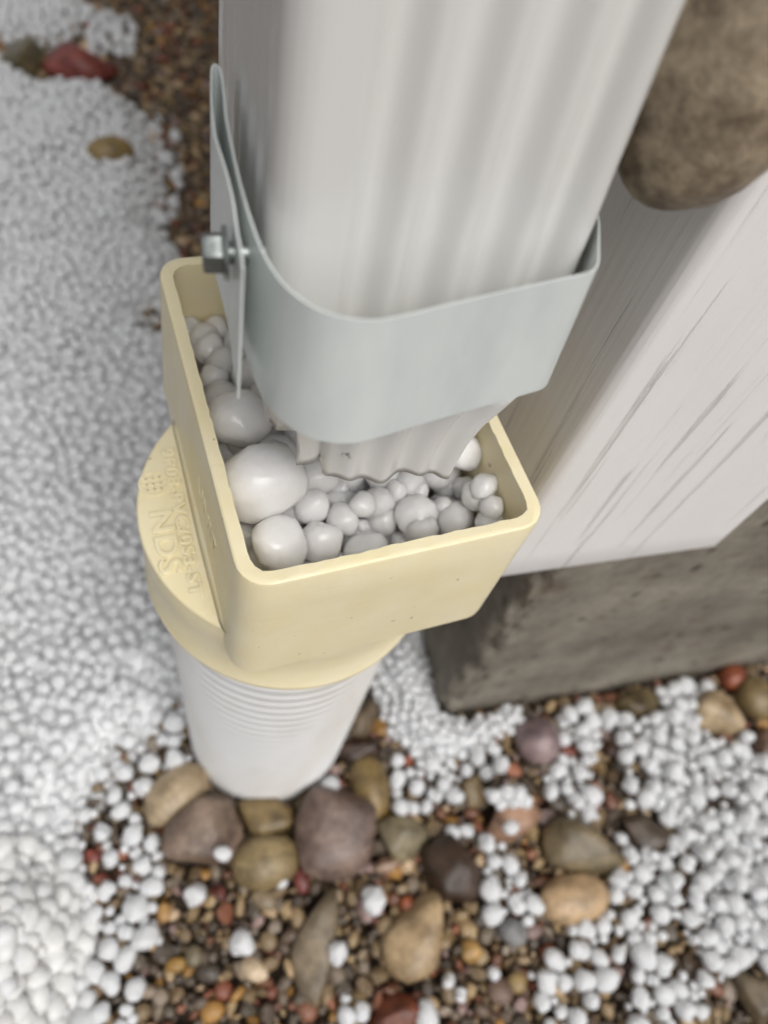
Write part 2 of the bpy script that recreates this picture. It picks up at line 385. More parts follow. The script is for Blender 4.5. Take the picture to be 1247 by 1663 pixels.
# ------------------------------------------------------------------ downspout adapter
ad = empty('downspout_adapter', (PC[0], PC[1], -.087))
tag(ad, 'cream plastic downspout adapter with rectangular socket full of ice, on the white pipe', 'pipe adapter')
AO = Vector((-PC[0], -PC[1], .087))
def socket():
    def out(z):
        t = -z / .053; x0 = .0194 - .003 * t; x1 = .1074 - .0045 * t; y0 = .0785 - .0035 * t
        return rrect(x0, x1, y0, .198, [.008, .008, .008, .0085], 8)
    r = np.random.RandomState(5); n = len(out(0)); L = []
    inn = rrect(.0194 + .0040, .1074 - .0040, .0785 + .0040, .198 - .0040, .005, 8)
    def rs(P): return resample(P, 160)
    # walk: outer bottom -> outer top -> rim -> inner top -> inner bottom
    for z in (-.053, -.0525, -.045, -.03, -.015, -.0012): L.append([(x, y, z) for x, y in rs(out(z))])
    o0 = rs(out(0)); i0 = rs(inn); cen = np.array([.0634, .138])
    def tow(P, d): 
        q = cen - P; q = q / np.linalg.norm(q, axis=1)[:, None]; return P + q * d
    L.append([(x, y, -.0003) for x, y in tow(o0, .0003)]); L.append([(x, y, 0) for x, y in tow(o0, .0010)])
    jag = r.normal(0, .00018, len(i0)); jag[(i0[:, 1] < .086) & (i0[:, 0] < .06)] += np.abs(r.normal(0, .0003, ((i0[:, 1] < .086) & (i0[:, 0] < .06)).sum()))
    mid = (o0 + i0) / 2
    L.append([(x, y, r.normal(0, .00006)) for x, y in mid])
    L.append([(x, y, r.normal(-.0001, .0001)) for x, y in i0 - (cen - i0) / np.linalg.norm(cen - i0, axis=1)[:, None] * (jag[:, None] * .6)])
    L.append([(x, y, -.0008) for x, y in i0]); L.append([(x, y, -.02) for x, y in i0]); L.append([(x, y, -.049) for x, y in i0])
    L = [[(x - PC[0], y - PC[1], z + .087) for x, y, z in l] for l in L]
    V, F = loft(L, cap0=True, cap1=True); return mesh('socket', V, F, angle=24)
obj('socket', socket(), MC, ad)
# flange disc and collar
pr = [(.0455, -.0500), (.0480, -.0862), (.0520, -.0870), (.0533, -.0862), (.0535, -.0845), (.0533, -.0832), (.0527, -.0824), (.0525, -.060), (.0525, -.0462), (.0522, -.0454), (.0515, -.0450), (.0, -.0450)]
V, F = lathe([(r, z + .087) for r, z in pr], 128); 
obj('collar', mesh('collar', V, F, angle=40), MC, ad)
# reinforcing fillet where the socket meets the flange
def fillet():
    L = []
    for y in np.linspace(.0845, .170, 30):
        x = .0176 + .0002 * math.sin(y * 90); t = min(1, (y - .0845) / .004, (.17 - y) / .004)
        L.append([(x + .004 - PC[0], y - PC[1], .0421), (x - .0022 * t - PC[0], y - PC[1], .0421), (x - .0010 * t - PC[0], y - PC[1], .0428), (x - .0002 - PC[0], y - PC[1], .0455), (x + .004 - PC[0], y - PC[1], .0455)])
    V, F = loft(L, cap0=True, cap1=True); return mesh('fillet', V, F)
obj('fillet', fillet(), MC, ad)
def text_mesh(name, s, size, depth):
    cu = bpy.data.curves.new(name, 'FONT'); cu.body = s; cu.size = size; cu.extrude = depth; cu.bevel_depth = depth * .6; cu.bevel_resolution = 1
    cu.align_x = 'CENTER'; cu.align_y = 'CENTER'; cu.space_character = 1.08; cu.resolution_u = 3
    to = bpy.data.objects.new(name, cu); COL.objects.link(to); dg = bpy.context.evaluated_depsgraph_get(); dg.update()
    me = bpy.data.meshes.new_from_object(to.evaluated_get(dg)); bpy.data.objects.remove(to); me.name = name; return me
def emboss(name, s, size, px, py, ang, sx=1.0):
    p = atz(px, py, -.045); o = obj(name, text_mesh(name, s, size, .00048), MC, ad)
    o.location = (p[0] - PC[0], p[1] - PC[1], .0421); o.rotation_euler = (0, 0, ang); o.scale = (sx, 1, 1); return o
DTX = atz(328, 975, -.045) - atz(274, 712, -.045); TA = math.atan2(DTX[1], DTX[0])
emboss('part_number', '9P08-PVC/0S3-ST', .0056, 294, 843, TA, 1.28)
emboss('brand_lettering', 'NDS', .0098, 268, 880, TA, 1.15)
# round globe mark: ring with a grid of bars
def globe():
    V, F = lathe([(.0042, 0), (.0042, .0005), (.0049, .0005), (.0049, 0)], 40); V = list(V)
    def bar(x0, x1, y0, y1):
        b = len(V); V.extend([(x0, y0, 0), (x1, y0, 0), (x1, y1, 0), (x0, y1, 0), (x0, y0, .0004), (x1, y0, .0004), (x1, y1, .0004), (x0, y1, .0004)])
        F.extend([(b + 4, b + 5, b + 6, b + 7), (b, b + 1, b + 5, b + 4), (b + 1, b + 2, b + 6, b + 5), (b + 2, b + 3, b + 7, b + 6), (b + 3, b, b + 4, b + 7)])
    for q in (-.0022, 0, .0022):
        h = math.sqrt(.0043 ** 2 - q * q); bar(q - .00025, q + .00025, -h, h); bar(-h, h, q - .00026, q + .00026)
    return mesh('globe_mark', V, F, smooth=False)
p = atz(250, 786, -.045); o = obj('globe_mark', globe(), MC, ad); o.location = (p[0] - PC[0], p[1] - PC[1], .0419); o.rotation_euler = (0, 0, TA)
# faint raised letters on the socket's long side
o = obj('side_lettering', text_mesh('side_lettering', 'UNIT', .010, .00014), MC, ad)
wz = -.025; wx = .0194 - .003 * -wz / .053; pw_ = atx(330, 737, wx)
o.matrix_local = Matrix.Translation((wx - PC[0], pw_[1] - PC[1], wz + .087)) @ Matrix(((0, .0565, -.9984, 0), (-1, 0, 0, 0), (0, .9984, .0565, 0), (0, 0, 0, 1)))

# ------------------------------------------------------------------ downspout (leans, a little loose in the adapter)
KS = 1.05
ax = np.array([.0586, .1512, 1.0]); kk = ax / np.linalg.norm(ax)
ww = np.array([math.cos(-.0994), math.sin(-.0994), 0]); ww = ww - kk * (ww @ kk); ww /= np.linalg.norm(ww); vv = np.cross(kk, ww)
FLp = CAM + KS * (np.array([.0283, .098, .0727]) - CAM)
DW, DD = .058 * KS + .0025, .080 * KS + .002
dsp = empty('downspout'); tag(dsp, 'white painted aluminium downspout with ribbed faces, leaning into the cream adapter', 'downspout')
def dsection(t, crimp):
    base = rrect(-.0005, DW - .0005, -.0005, DD - .0005, [.003, .005, .004, .0075], 6); N = 420
    P = resample(base, N); nxt = np.roll(P, -1, 0); prv = np.roll(P, 1, 0); d = nxt - prv
    nrm = np.c_[d[:, 1], -d[:, 0]]; nrm /= np.linalg.norm(nrm, axis=1)[:, None]
    off = np.zeros(N)
    fx = (P[:, 0] + .0015) / DW; fy = (P[:, 1] + .0015) / DD
    front = nrm[:, 1] < -.85; back = nrm[:, 1] > .85; left = nrm[:, 0] < -.85; rgt = nrm[:, 0] > .85
    def ribs(s, a, b, per): 
        q = np.clip((s - a) / (b - a), 0, 1); win = np.clip(np.minimum(q, 1 - q) * 9, 0, 1)
        return -(.5 - .5 * np.cos(2 * math.pi * (s - a) / per)) * win
    off += np.where(front | back, ribs(fx, .20, .985, .196) * .0034, 0)
    off += np.where(left | rgt, ribs(fy, .12, .90, .13) * .0011, 0)
    z = 0
    if crimp > 0:
        # pinched end: the front tab stays out, the corner is pushed in
        ins = np.full(N, .0012)
        corner = ((fx < .25) & (fy < .5)) | ((fx < .5) & (fy < .16))
        tab = 1 / (1 + np.exp((fx - .27) * 120)) * (fy < .3)
        ins = ins + .0052 * np.where(fy < .3, np.maximum(tab * (fy < .2), np.clip((.2 - fy) * 12, 0, 1) * (fx < .26)), 0)
        ins = ins + np.where(left & (fy < .25), .0035 * np.clip((.25 - fy) * 8, 0, 1), 0)
        ins = ins + np.where(rgt, .003 * crimp, 0)
        
        off = np.where(left | rgt, off * (1 - crimp), off * (1 - .4 * crimp)) - ins * crimp
        z = crimp ** 2 * (np.where(tab > .5, .0035, 0) + .0012 * np.sin(fx * 16 + 2.2) + .0005 * np.sin(fy * 14))
    Q = P + nrm * off[:, None]
    if crimp > 0: Q[:, 0] += crimp * (.0055 * np.clip((.35 - fx) / .35, 0, 1) - .0105 * np.clip((fx - .35) / .65, 0, 1))
    return [tuple(FLp + ww * x + vv * y + kk * (t + (z[i] if crimp > 0 else 0))) for i, (x, y) in enumerate(Q)]
tb = (.0172 - FLp[2])
lv = [dsection(t, 0) for t in np.r_[tb + .030, np.linspace(tb + .04, .25, 10), .6]]
V, F = loft(lv); me = mesh('tube', V, F); o = obj('tube', me, MS, dsp)
sm = o.modifiers.new('sheet', 'SOLIDIFY'); sm.thickness = .0006; sm.offset = -1
lv = [dsection(t, c) for t, c in ((tb, 1), (tb + .002, 1), (tb + .006, .95), (tb + .012, .85), (tb + .018, .65), (tb + .024, .3), (tb + .0298, .02))]
V, F = loft(lv); o = obj('crimped_end', mesh('crimped_end', V, F, angle=45), MS, dsp)
sm = o.modifiers.new('sheet', 'SOLIDIFY'); sm.thickness = .0006; sm.offset = -1

# ------------------------------------------------------------------ metal strap round the downspout with its screw
SZ0, SZ1 = .0552, .0839
strap = empty('metal_strap', (.06, .14, SZ0)); tag(strap, 'loose pale grey sheet metal strap wrapped round the white downspout', 'strap')
ctrl = [(.0268, .1112), (.0276, .1165), (.0280, .1211), (.0292, .1300), (.0298, .1380), (.0300, .1450), (.0303, .153), (.0318, .1630), (.0333, .1705), (.0347, .1765), (.0359, .1782), (.0365, .1755),
        (.0353, .1665), (.0338, .1572), (.0322, .140), (.0315, .1257), (.0317, .1153), (.0328, .1083), (.0347, .1036), (.0380, .0992), (.0425, .0962), (.0481, .0947), (.0540, .0950), (.064, .0964), (.08, .0984), (.095, .1002), (.0990, .1010), (.1014, .1030),
        (.1040, .1078), (.1085, .1170), (.1115, .128), (.1145, .150), (.1165, .172), (.116, .187), (.112, .196), (.100, .2005), (.085, .2015), (.070, .2015)]
def catmull(P, m=6):
    P = np.array(P); Q = np.vstack([2 * P[0] - P[1], P, 2 * P[-1] - P[-2]]); out = []
    for i in range(1, len(Q) - 2):
        for t in np.linspace(0, 1, m, endpoint=False):
            a, b, c, d = Q[i - 1:i + 3]; out.append(.5 * (2 * b + (c - a) * t + (2 * a - 5 * b + 4 * c - d) * t * t + (3 * b - a - 3 * c + d) * t ** 3))
    out.append(P[-1]); return np.array(out)
pth = catmull(ctrl) * .892
zz = np.linspace(SZ0, SZ1, 7)
L = [[(x - .06 + .0586 * (z - SZ1), y - .14 + .1512 * (z - SZ1), z - SZ0) for x, y in pth] for z in zz]
V, F = loft(L, closed=False); o = obj('band', mesh('band', V, F), MST, strap)
sm = o.modifiers.new('sheet', 'SOLIDIFY'); sm.thickness = .00042; sm.offset = 0
es = o.modifiers.new('edges', 'EDGE_SPLIT'); es.split_angle = math.radians(40)
# hex head screw with washer, axis along -x
scr = empty('screw'); scr.parent = strap; scr.scale = (1.12, 1.12, 1.12)
sp = atx(369, 411, .0239); scr.location = (.0240 - .06, sp[1] - .14, sp[2] - SZ0); scr.rotation_euler = (0, math.radians(-90), math.radians(-8))
def ring(rs_zs, n, name, ang=30):
    V, F = loft([[(r * math.cos(2 * math.pi * j / n), r * math.sin(2 * math.pi * j / n), z) for j in range(n)] for r, z in rs_zs], cap0=True, cap1=True); return mesh(name, V, F, angle=ang)
obj('washer', ring([(.0044, 0), (.0045, .0003), (.0043, .0008), (.0036, .0010)], 40, 'washer'), MSC, scr)
hd = ring([(.0034, .0010), (.0034, .0036), (.0031, .0041), (.0018, .0041), (.0014, .0034)], 6, 'head'); obj('head', hd, MSC, scr)
obj('shank', ring([(.0017, -.006), (.0019, -.0045), (.0017, -.003), (.0019, -.0015), (.0018, .0005)], 16, 'shank'), MSC, scr)

# ------------------------------------------------------------------ cobble wedged between downspout and corner board
P, Fc = rock(47, 'o', 4); P = P * (1 + .012 * lump_noise(P, 77, 5))[:, None]
wc = empty('tmp'); bpy.data.objects.remove(wc)
cob = obj('cobble', mesh('cobble', P * np.array([.0195, .026, .036]), Fc), m_stone('cobble_stone', lin('83725c'), lin('b2a188'), .45, 2.2, None))
cob.location = (.1140, .1130, .1205); cob.rotation_euler = (math.radians(-12), math.radians(10), math.radians(-10))
tag(cob, 'big brown rounded cobble wedged between the downspout and the white corner board', 'stone')

# ------------------------------------------------------------------ ice lumps inside the socket
GI = 'ice lumps packed inside the adapter socket'
def zc(x, y): return 240 + x / 1.889, 380 + y / 1.889
LUMPS = [  # zoom x, y, rx, ry, z, label
 (360, 765, 115, 122, -.0190, 'biggest wet ice ball in the cream adapter socket, with a glossy highlight'),
 (280, 570, 78, 88, -.0185, 'smooth white ice ball directly under the tip of the strap'),
 (408, 955, 90, 95, -.0250, 'large grey ice ball in the socket corner beside the biggest ball'),
 (530, 945, 62, 70, -.0300, 'ice ball fused to the large grey ball in the socket corner'),
 (820, 862, 60, 58, -.0270, 'round ice ball alone below the wavy end of the downspout'),
 (1030, 655, 55, 58, -.0260, 'ice ball against the socket wall beside the corner board'),
 (1068, 765, 40, 42, -.0280, None), (182, 352, 45, 45, -.0260, None), (213, 290, 32, 35, -.0270, None), (268, 400, 42, 42, -.0270, None),
 (200, 440, 44, 38, -.0280, None), (225, 500, 58, 54, -.0300, None), (375, 615, 46, 44, -.0300, None), (500, 835, 52, 48, -.0300, None),
 (598, 875, 48, 50, -.0300, None), (672, 978, 62, 50, -.0320, None), (950, 880, 46, 46, -.0300, None), (905, 838, 30, 30, -.0250, None),
 (920, 775, 38, 40, -.0300, None), (1050, 895, 52, 40, -.0320, None), (660, 830, 40, 36, -.0260, None), (760, 795, 42, 34, -.0270, None),
 (835, 785, 34, 24, -.0270, None), (720, 880, 48, 48, -.0320, None), (660, 900, 32, 30, -.0330, None), (780, 950, 48, 36, -.0360, None),
 (590, 1008, 52, 24, -.0360, None), (880, 905, 38, 38, -.0340, None), (1020, 800, 42, 48, -.0340, None), (310, 450, 36, 32, -.0310, None),
 (330, 410, 28, 28, -.0310, None), (130, 300, 36, 36, -.0320, None), (240, 345, 26, 26, -.0300, None), (510, 740, 68, 58, -.0270, None),
 (300, 930, 48, 54, -.0360, None), (290, 880, 42, 38, -.0350, None), (250, 690, 52, 48, -.0330, None), (380, 550, 34, 42, -.0300, None),
 (500, 1010, 54, 36, -.0380, None), (590, 815, 46, 38, -.0330, None), (580, 770, 40, 36, -.0300, None), (970, 780, 34, 38, -.0350, None),
 (1100, 830, 36, 36, -.0350, None), (700, 830, 40, 34, -.0340, None), (860, 950, 44, 32, -.0370, None), (940, 940, 40, 30, -.0370, None), (430, 660, 46, 44, -.0330, None),
 (340, 500, 34, 36, -.0320, None), (170, 380, 34, 40, -.0340, None)]
def hit_inside(p, r):
    p[0] = min(max(p[0], .0236 + r * .93), .1032 - r * .93); p[1] = min(max(p[1], .0827 + r * .93), .1938 - r * .93); return p
for i, (zx, zy, rx, ry, z, lab) in enumerate(LUMPS):
    x, y = zc(zx, zy); p = atz(x, y, z); dist = np.linalg.norm(p - CAM); r = math.sqrt(rx * ry) / 1.889 * dist / FPX * 1.26
    P, Fh = hailshape(500 + i, 3, .13)
    rp = np.random.RandomState(i + 40); pn = rp.normal(size=(5, 3)); pn /= np.linalg.norm(pn, axis=1)[:, None]
    for n_, h_ in zip(pn, rp.uniform(.72, .95, 5)): P = P - np.outer(np.clip(P @ n_ - h_, 0, None) * .75, n_)     # flats where lumps froze together
    P = P / np.abs(P).max()
    for zt in np.arange(z, .004, .0015):          # lumps by the walls lie higher: raise until the lump clears the wall
        p = atz(x, y, zt); r = math.sqrt(rx * ry) / 1.889 * np.linalg.norm(p - CAM) / FPX * 1.22
        if zt > -.014 or (.0230 + r * .7 < p[0] < .1038 - r * .7 and .0820 + r * .7 < p[1] < .1945 - r * .7): break
    q = hit_inside(np.array(p), r * .75)
    me = mesh('ice_lump', P * r * np.array([1.04, 1.0, 1.0]), Fh); o = obj('ice_lump', me, MHI, None, q)
    rr = np.random.RandomState(i); o.rotation_euler = rr.uniform(-.5, .5, 3)
    tag(o, lab or 'small rounded ice lump packed among others inside the cream adapter socket', 'ice', GI)
# lower layer, hardly seen between the others
rr = np.random.RandomState(12); n = 0; pts = []
for _ in range(4000):
    r = rr.uniform(.0065, .0095); p = np.array([rr.uniform(.0236 + r, .1032 - r), rr.uniform(.0827 + r, .1938 - r), -.0385 + rr.uniform(-.002, .003)])
    if all(np.hypot(*(p - q)[:2]) > (r + s) * .8 for q, s in pts): pts.append((p, r))
    if len(pts) > 75: break
for _ in range(3000):                             # heap towards the back and the house side
    r = rr.uniform(.0060, .0085); p = np.array([rr.uniform(.0236 + r, .1032 - r), rr.uniform(.0827 + r, .1938 - r), -.0275 + rr.uniform(-.002, .002)])
    if (p[0] > .07 or p[1] > .115) and p[0] + 1.2 * p[1] > .2 and all(np.linalg.norm(p - q) > (r + s_) * .75 for q, s_ in pts): pts.append((p, r))
    if len(pts) > 110: break
SH2 = [hailshape(800 + i, 2, .1) for i in range(5)]; HM2 = [mesh('ice_lump', P / np.abs(P).max(), F) for P, F in SH2]
for i, (p, r) in enumerate(pts):
    o = obj('ice_lump', HM2[i % 5], MHI, None, p); o.scale = (r, r, r); o.rotation_euler = rr.uniform(0, 6, 3)
    tag(o, 'small rounded ice lump packed among others inside the cream adapter socket', 'ice', GI)

# ------------------------------------------------------------------ hail banks
BANK = gpoly([(-260, 60), (0, 80), (40, 112), (75, 132), (180, 142), (215, 168), (258, 205), (262, 262), (262, 330), (258, 370), (285, 400), (330, 520), (400, 700), (430, 900), (360, 1100), (292, 1140), (262, 1190),
              (205, 1232), (165, 1290), (128, 1345), (112, 1400), (140, 1450), (152, 1520), (130, 1600), (118, 1700), (110, 1800), (-300, 1800), (-400, 900)])
CORN = gpoly([(598, 1060), (625, 1020), (690, 1000), (712, 1162), (770, 1168), (838, 1142), (852, 1165), (800, 1210), (735, 1238), (680, 1226), (635, 1185), (604, 1120)])
TOPL = gpoly([(-200, -60), (120, -60), (138, 20), (120, 55), (85, 72), (40, 55), (10, 62), (-120, 55)])
def sstep(x): x = np.clip(x, 0, 1); return x * x * (3 - 2 * x)
def wave(P):
    x, y = P[:, 0], P[:, 1]
    return .006 * lump_noise(np.c_[x, y, 0 * x] * 10, 3, 2.4, 9) + .0012 * lump_noise(np.c_[x, y, 0 * x] * 10, 4, 9, 7)
HOLE = atz(258, 528, GZ)[:2]
def hole(P): return np.hypot(P[:, 0] - HOLE[0], (P[:, 1] - HOLE[1]) * .8)
def bank_h(P):
    d = polydist(P, BANK); h = sstep(d / .035) * (.022 + .016 * np.clip((.25 - P[:, 1]) / .25, 0, 1)) + (d > 0) * .001
    h = h + np.where(d > .004, wave(P), 0)
    h = h * sstep((hole(P) - .004) / .03) + 0 * h
    d2 = polydist(P, CORN); h = np.maximum(h, np.where(d2 > 0, .004 + sstep(d2 / .018) * .016 + wave(P) * .6, 0))
    d3 = polydist(P, TOPL); h = np.maximum(h, np.where(d3 > 0, .002 + sstep(d3 / .02) * .008, 0))
    return h
def bank_sheet(name, poly, m, lab, step=.004):
    lo, hi = poly.min(0), poly.max(0); xs = np.arange(lo[0], hi[0] + step, step); ys = np.arange(lo[1], hi[1] + step, step)
    X, Y = np.meshgrid(xs, ys); P = np.c_[X.ravel(), Y.ravel()]; d = polydist(P, poly); h = bank_h(P) - .0068
    z = np.where(d > -.002, GZ + h, GZ - .011); keep = d > -.006; idx = -np.ones(len(P), int); idx[keep] = np.arange(keep.sum())
    V = np.c_[P[keep], z[keep]]; nx = len(xs); F = []
    for j in range(len(ys) - 1):
        for i in range(nx - 1):
            q = [idx[j * nx + i], idx[j * nx + i + 1], idx[(j + 1) * nx + i + 1], idx[(j + 1) * nx + i]]
            if min(q) >= 0: F.append(q)
    o = obj(name, mesh(name, V, F), m); return tag(o, lab, 'hail', None, 'stuff')
bank_sheet('hail_bank', BANK, MHB, 'broad bank of packed white hail beside the drain pipe')
bank_sheet('hail_ridge', CORN, MHB, 'low ridge of packed hail hugging the foundation corner', .003)
bank_sheet('hail_patch', TOPL, MHB, 'patch of packed hail beside the red stone')

class Grid:
    def __init__(s, c): s.c = c; s.d = {}
    def ok(s, p, r, f):
        i, j = int(p[0] // s.c), int(p[1] // s.c)
        for a in (i - 1, i, i + 1):
            for b in (j - 1, j, j + 1):
                for q, t in s.d.get((a, b), ()):
                    if (q[0] - p[0]) ** 2 + (q[1] - p[1]) ** 2 < ((r + t) * f) ** 2: return False
        return True
    def add(s, p, r): s.d.setdefault((int(p[0] // s.c), int(p[1] // s.c)), []).append((p, r))
def sample(poly, tries, rfun, f, seed, grid=None, prob=1.0, accept=None):
    r = np.random.RandomState(seed); lo, hi = poly.min(0), poly.max(0); P = r.uniform(lo, hi, (tries, 2)); P = P[inpoly(P, poly)]
    if prob < 1: P = P[r.uniform(size=len(P)) < prob]
    if accept is not None: P = P[accept(P)]
    R = rfun(P, r); gr = grid or Grid(.02); out = []
    for p, q in sorted(zip(P.tolist(), R.tolist()), key=lambda t: -t[1] + .3 * q_noise(t[0])):
        if gr.ok(p, q, f): gr.add(p, q); out.append((p[0], p[1], q))
    return np.array(out)
def q_noise(p): return .004 * math.sin(p[0] * 9137.1 + p[1] * 7351.7)
def inview(P, z, m=60):
    v = (np.c_[P, np.full(len(P), z)] - CAM) @ RW; x = PX + FPX * v[:, 0] / v[:, 2]; y = PY + FPX * v[:, 1] / v[:, 2]
    return (v[:, 2] > 0) & (x > -m - 120) & (x < PW + m) & (y > -m - 60) & (y < PH + m)
SHS = [hailshape(100 + i, 2, .2) for i in range(10)]
def rb(P, r):
    base = .0036 + .0012 * np.clip((.12 - P[:, 1]) / .12, 0, 1) * np.clip(-P[:, 0] / .06, 0, 1)
    return base * r.uniform(.75, 1.35, len(P))
bs = sample(BANK, 120000, rb, .88, 21, accept=lambda P: inview(P, GZ, 160))
bs = bs[(hole(bs[:, :2]) > .016) | (np.random.RandomState(3).uniform(size=len(bs)) < .35)]
bl = sample(BANK, 90000, lambda P, r: .0042 * r.uniform(.8, 1.2, len(P)), .86, 24, accept=lambda P: inview(P, GZ) & (hole(P) > .02))
z = GZ + bank_h(bs[:, :2]) - .0004 + np.random.RandomState(1).uniform(-.0030, .0030, len(bs))
o = obj('hail_grains', scatter_mesh('hail_grains', SHS, np.vstack([np.c_[bs[:, :2], z], np.c_[bl[:, :2], GZ + bank_h(bl[:, :2]) - .0045]]), np.r_[bs[:, 2], bl[:, 2]], seed=5), MH)
tag(o, 'small white hailstones covering the broad bank beside the drain pipe', 'hail', None, 'stuff')
cs = sample(CORN, 9000, lambda P, r: .0030 * r.uniform(.7, 1.3, len(P)), .72, 22)
z = GZ + bank_h(cs[:, :2]) - .0010 + np.random.RandomState(2).uniform(-.0015, .001, len(cs))
o = obj('hail_grains', scatter_mesh('hail_grains', SHS, np.c_[cs[:, :2], z], cs[:, 2], seed=6), MH)
tag(o, 'small hailstones covering the ridge at the foundation corner', 'hail', None, 'stuff')
ts = sample(TOPL, 9000, lambda P, r: .0046 * r.uniform(.7, 1.3, len(P)), .9, 23, accept=lambda P: inview(P, GZ))
z = GZ + bank_h(ts[:, :2])
o = obj('hail_grains', scatter_mesh('hail_grains', SHS, np.c_[ts[:, :2], z], ts[:, 2], seed=7), MH)
tag(o, 'small hailstones covering the patch beside the red stone', 'hail', None, 'stuff')
# half melted lumps at the thick end of the bank
SL = gpoly([(-120, 1330), (60, 1380), (120, 1420), (140, 1460), (148, 1520), (125, 1600), (115, 1760), (-150, 1760)])
ss = sample(SL, 6000, lambda P, r: .0044 * r.uniform(.7, 1.5, len(P)), .55, 31)
z = GZ + bank_h(ss[:, :2]) + .0002
sc3 = ss[:, 2][:, None] * np.array([1.15, 1.15, .8])
o = obj('melting_hail', scatter_mesh('melting_hail', [hailshape(300 + i, 2, .16) for i in range(8)], np.c_[ss[:, :2], z], sc3, seed=8), MSLUSH)
tag(o, 'half melted lumpy hail at the thick creamy end of the bank', 'hail', None, 'stuff')
# dirt specks on the bank
ds = sample(BANK, 260, lambda P, r: .0009 * r.uniform(.5, 1.5, len(P)), 1, 33, accept=lambda P: inview(P, GZ, 0) & (P[:, 1] < .45))
z = GZ + bank_h(ds[:, :2]) + .0032
o = obj('dirt_specks', scatter_mesh('dirt_specks', [rock(5, 'a', 1), rock(6, 'a', 1)], np.c_[ds[:, :2], z], ds[:, 2][:, None] * np.array([1.4, .9, .6]), seed=9), MDIRT)
tag(o, 'tiny dark dirt specks sprinkled on the hail bank', 'dirt', None, 'stuff')

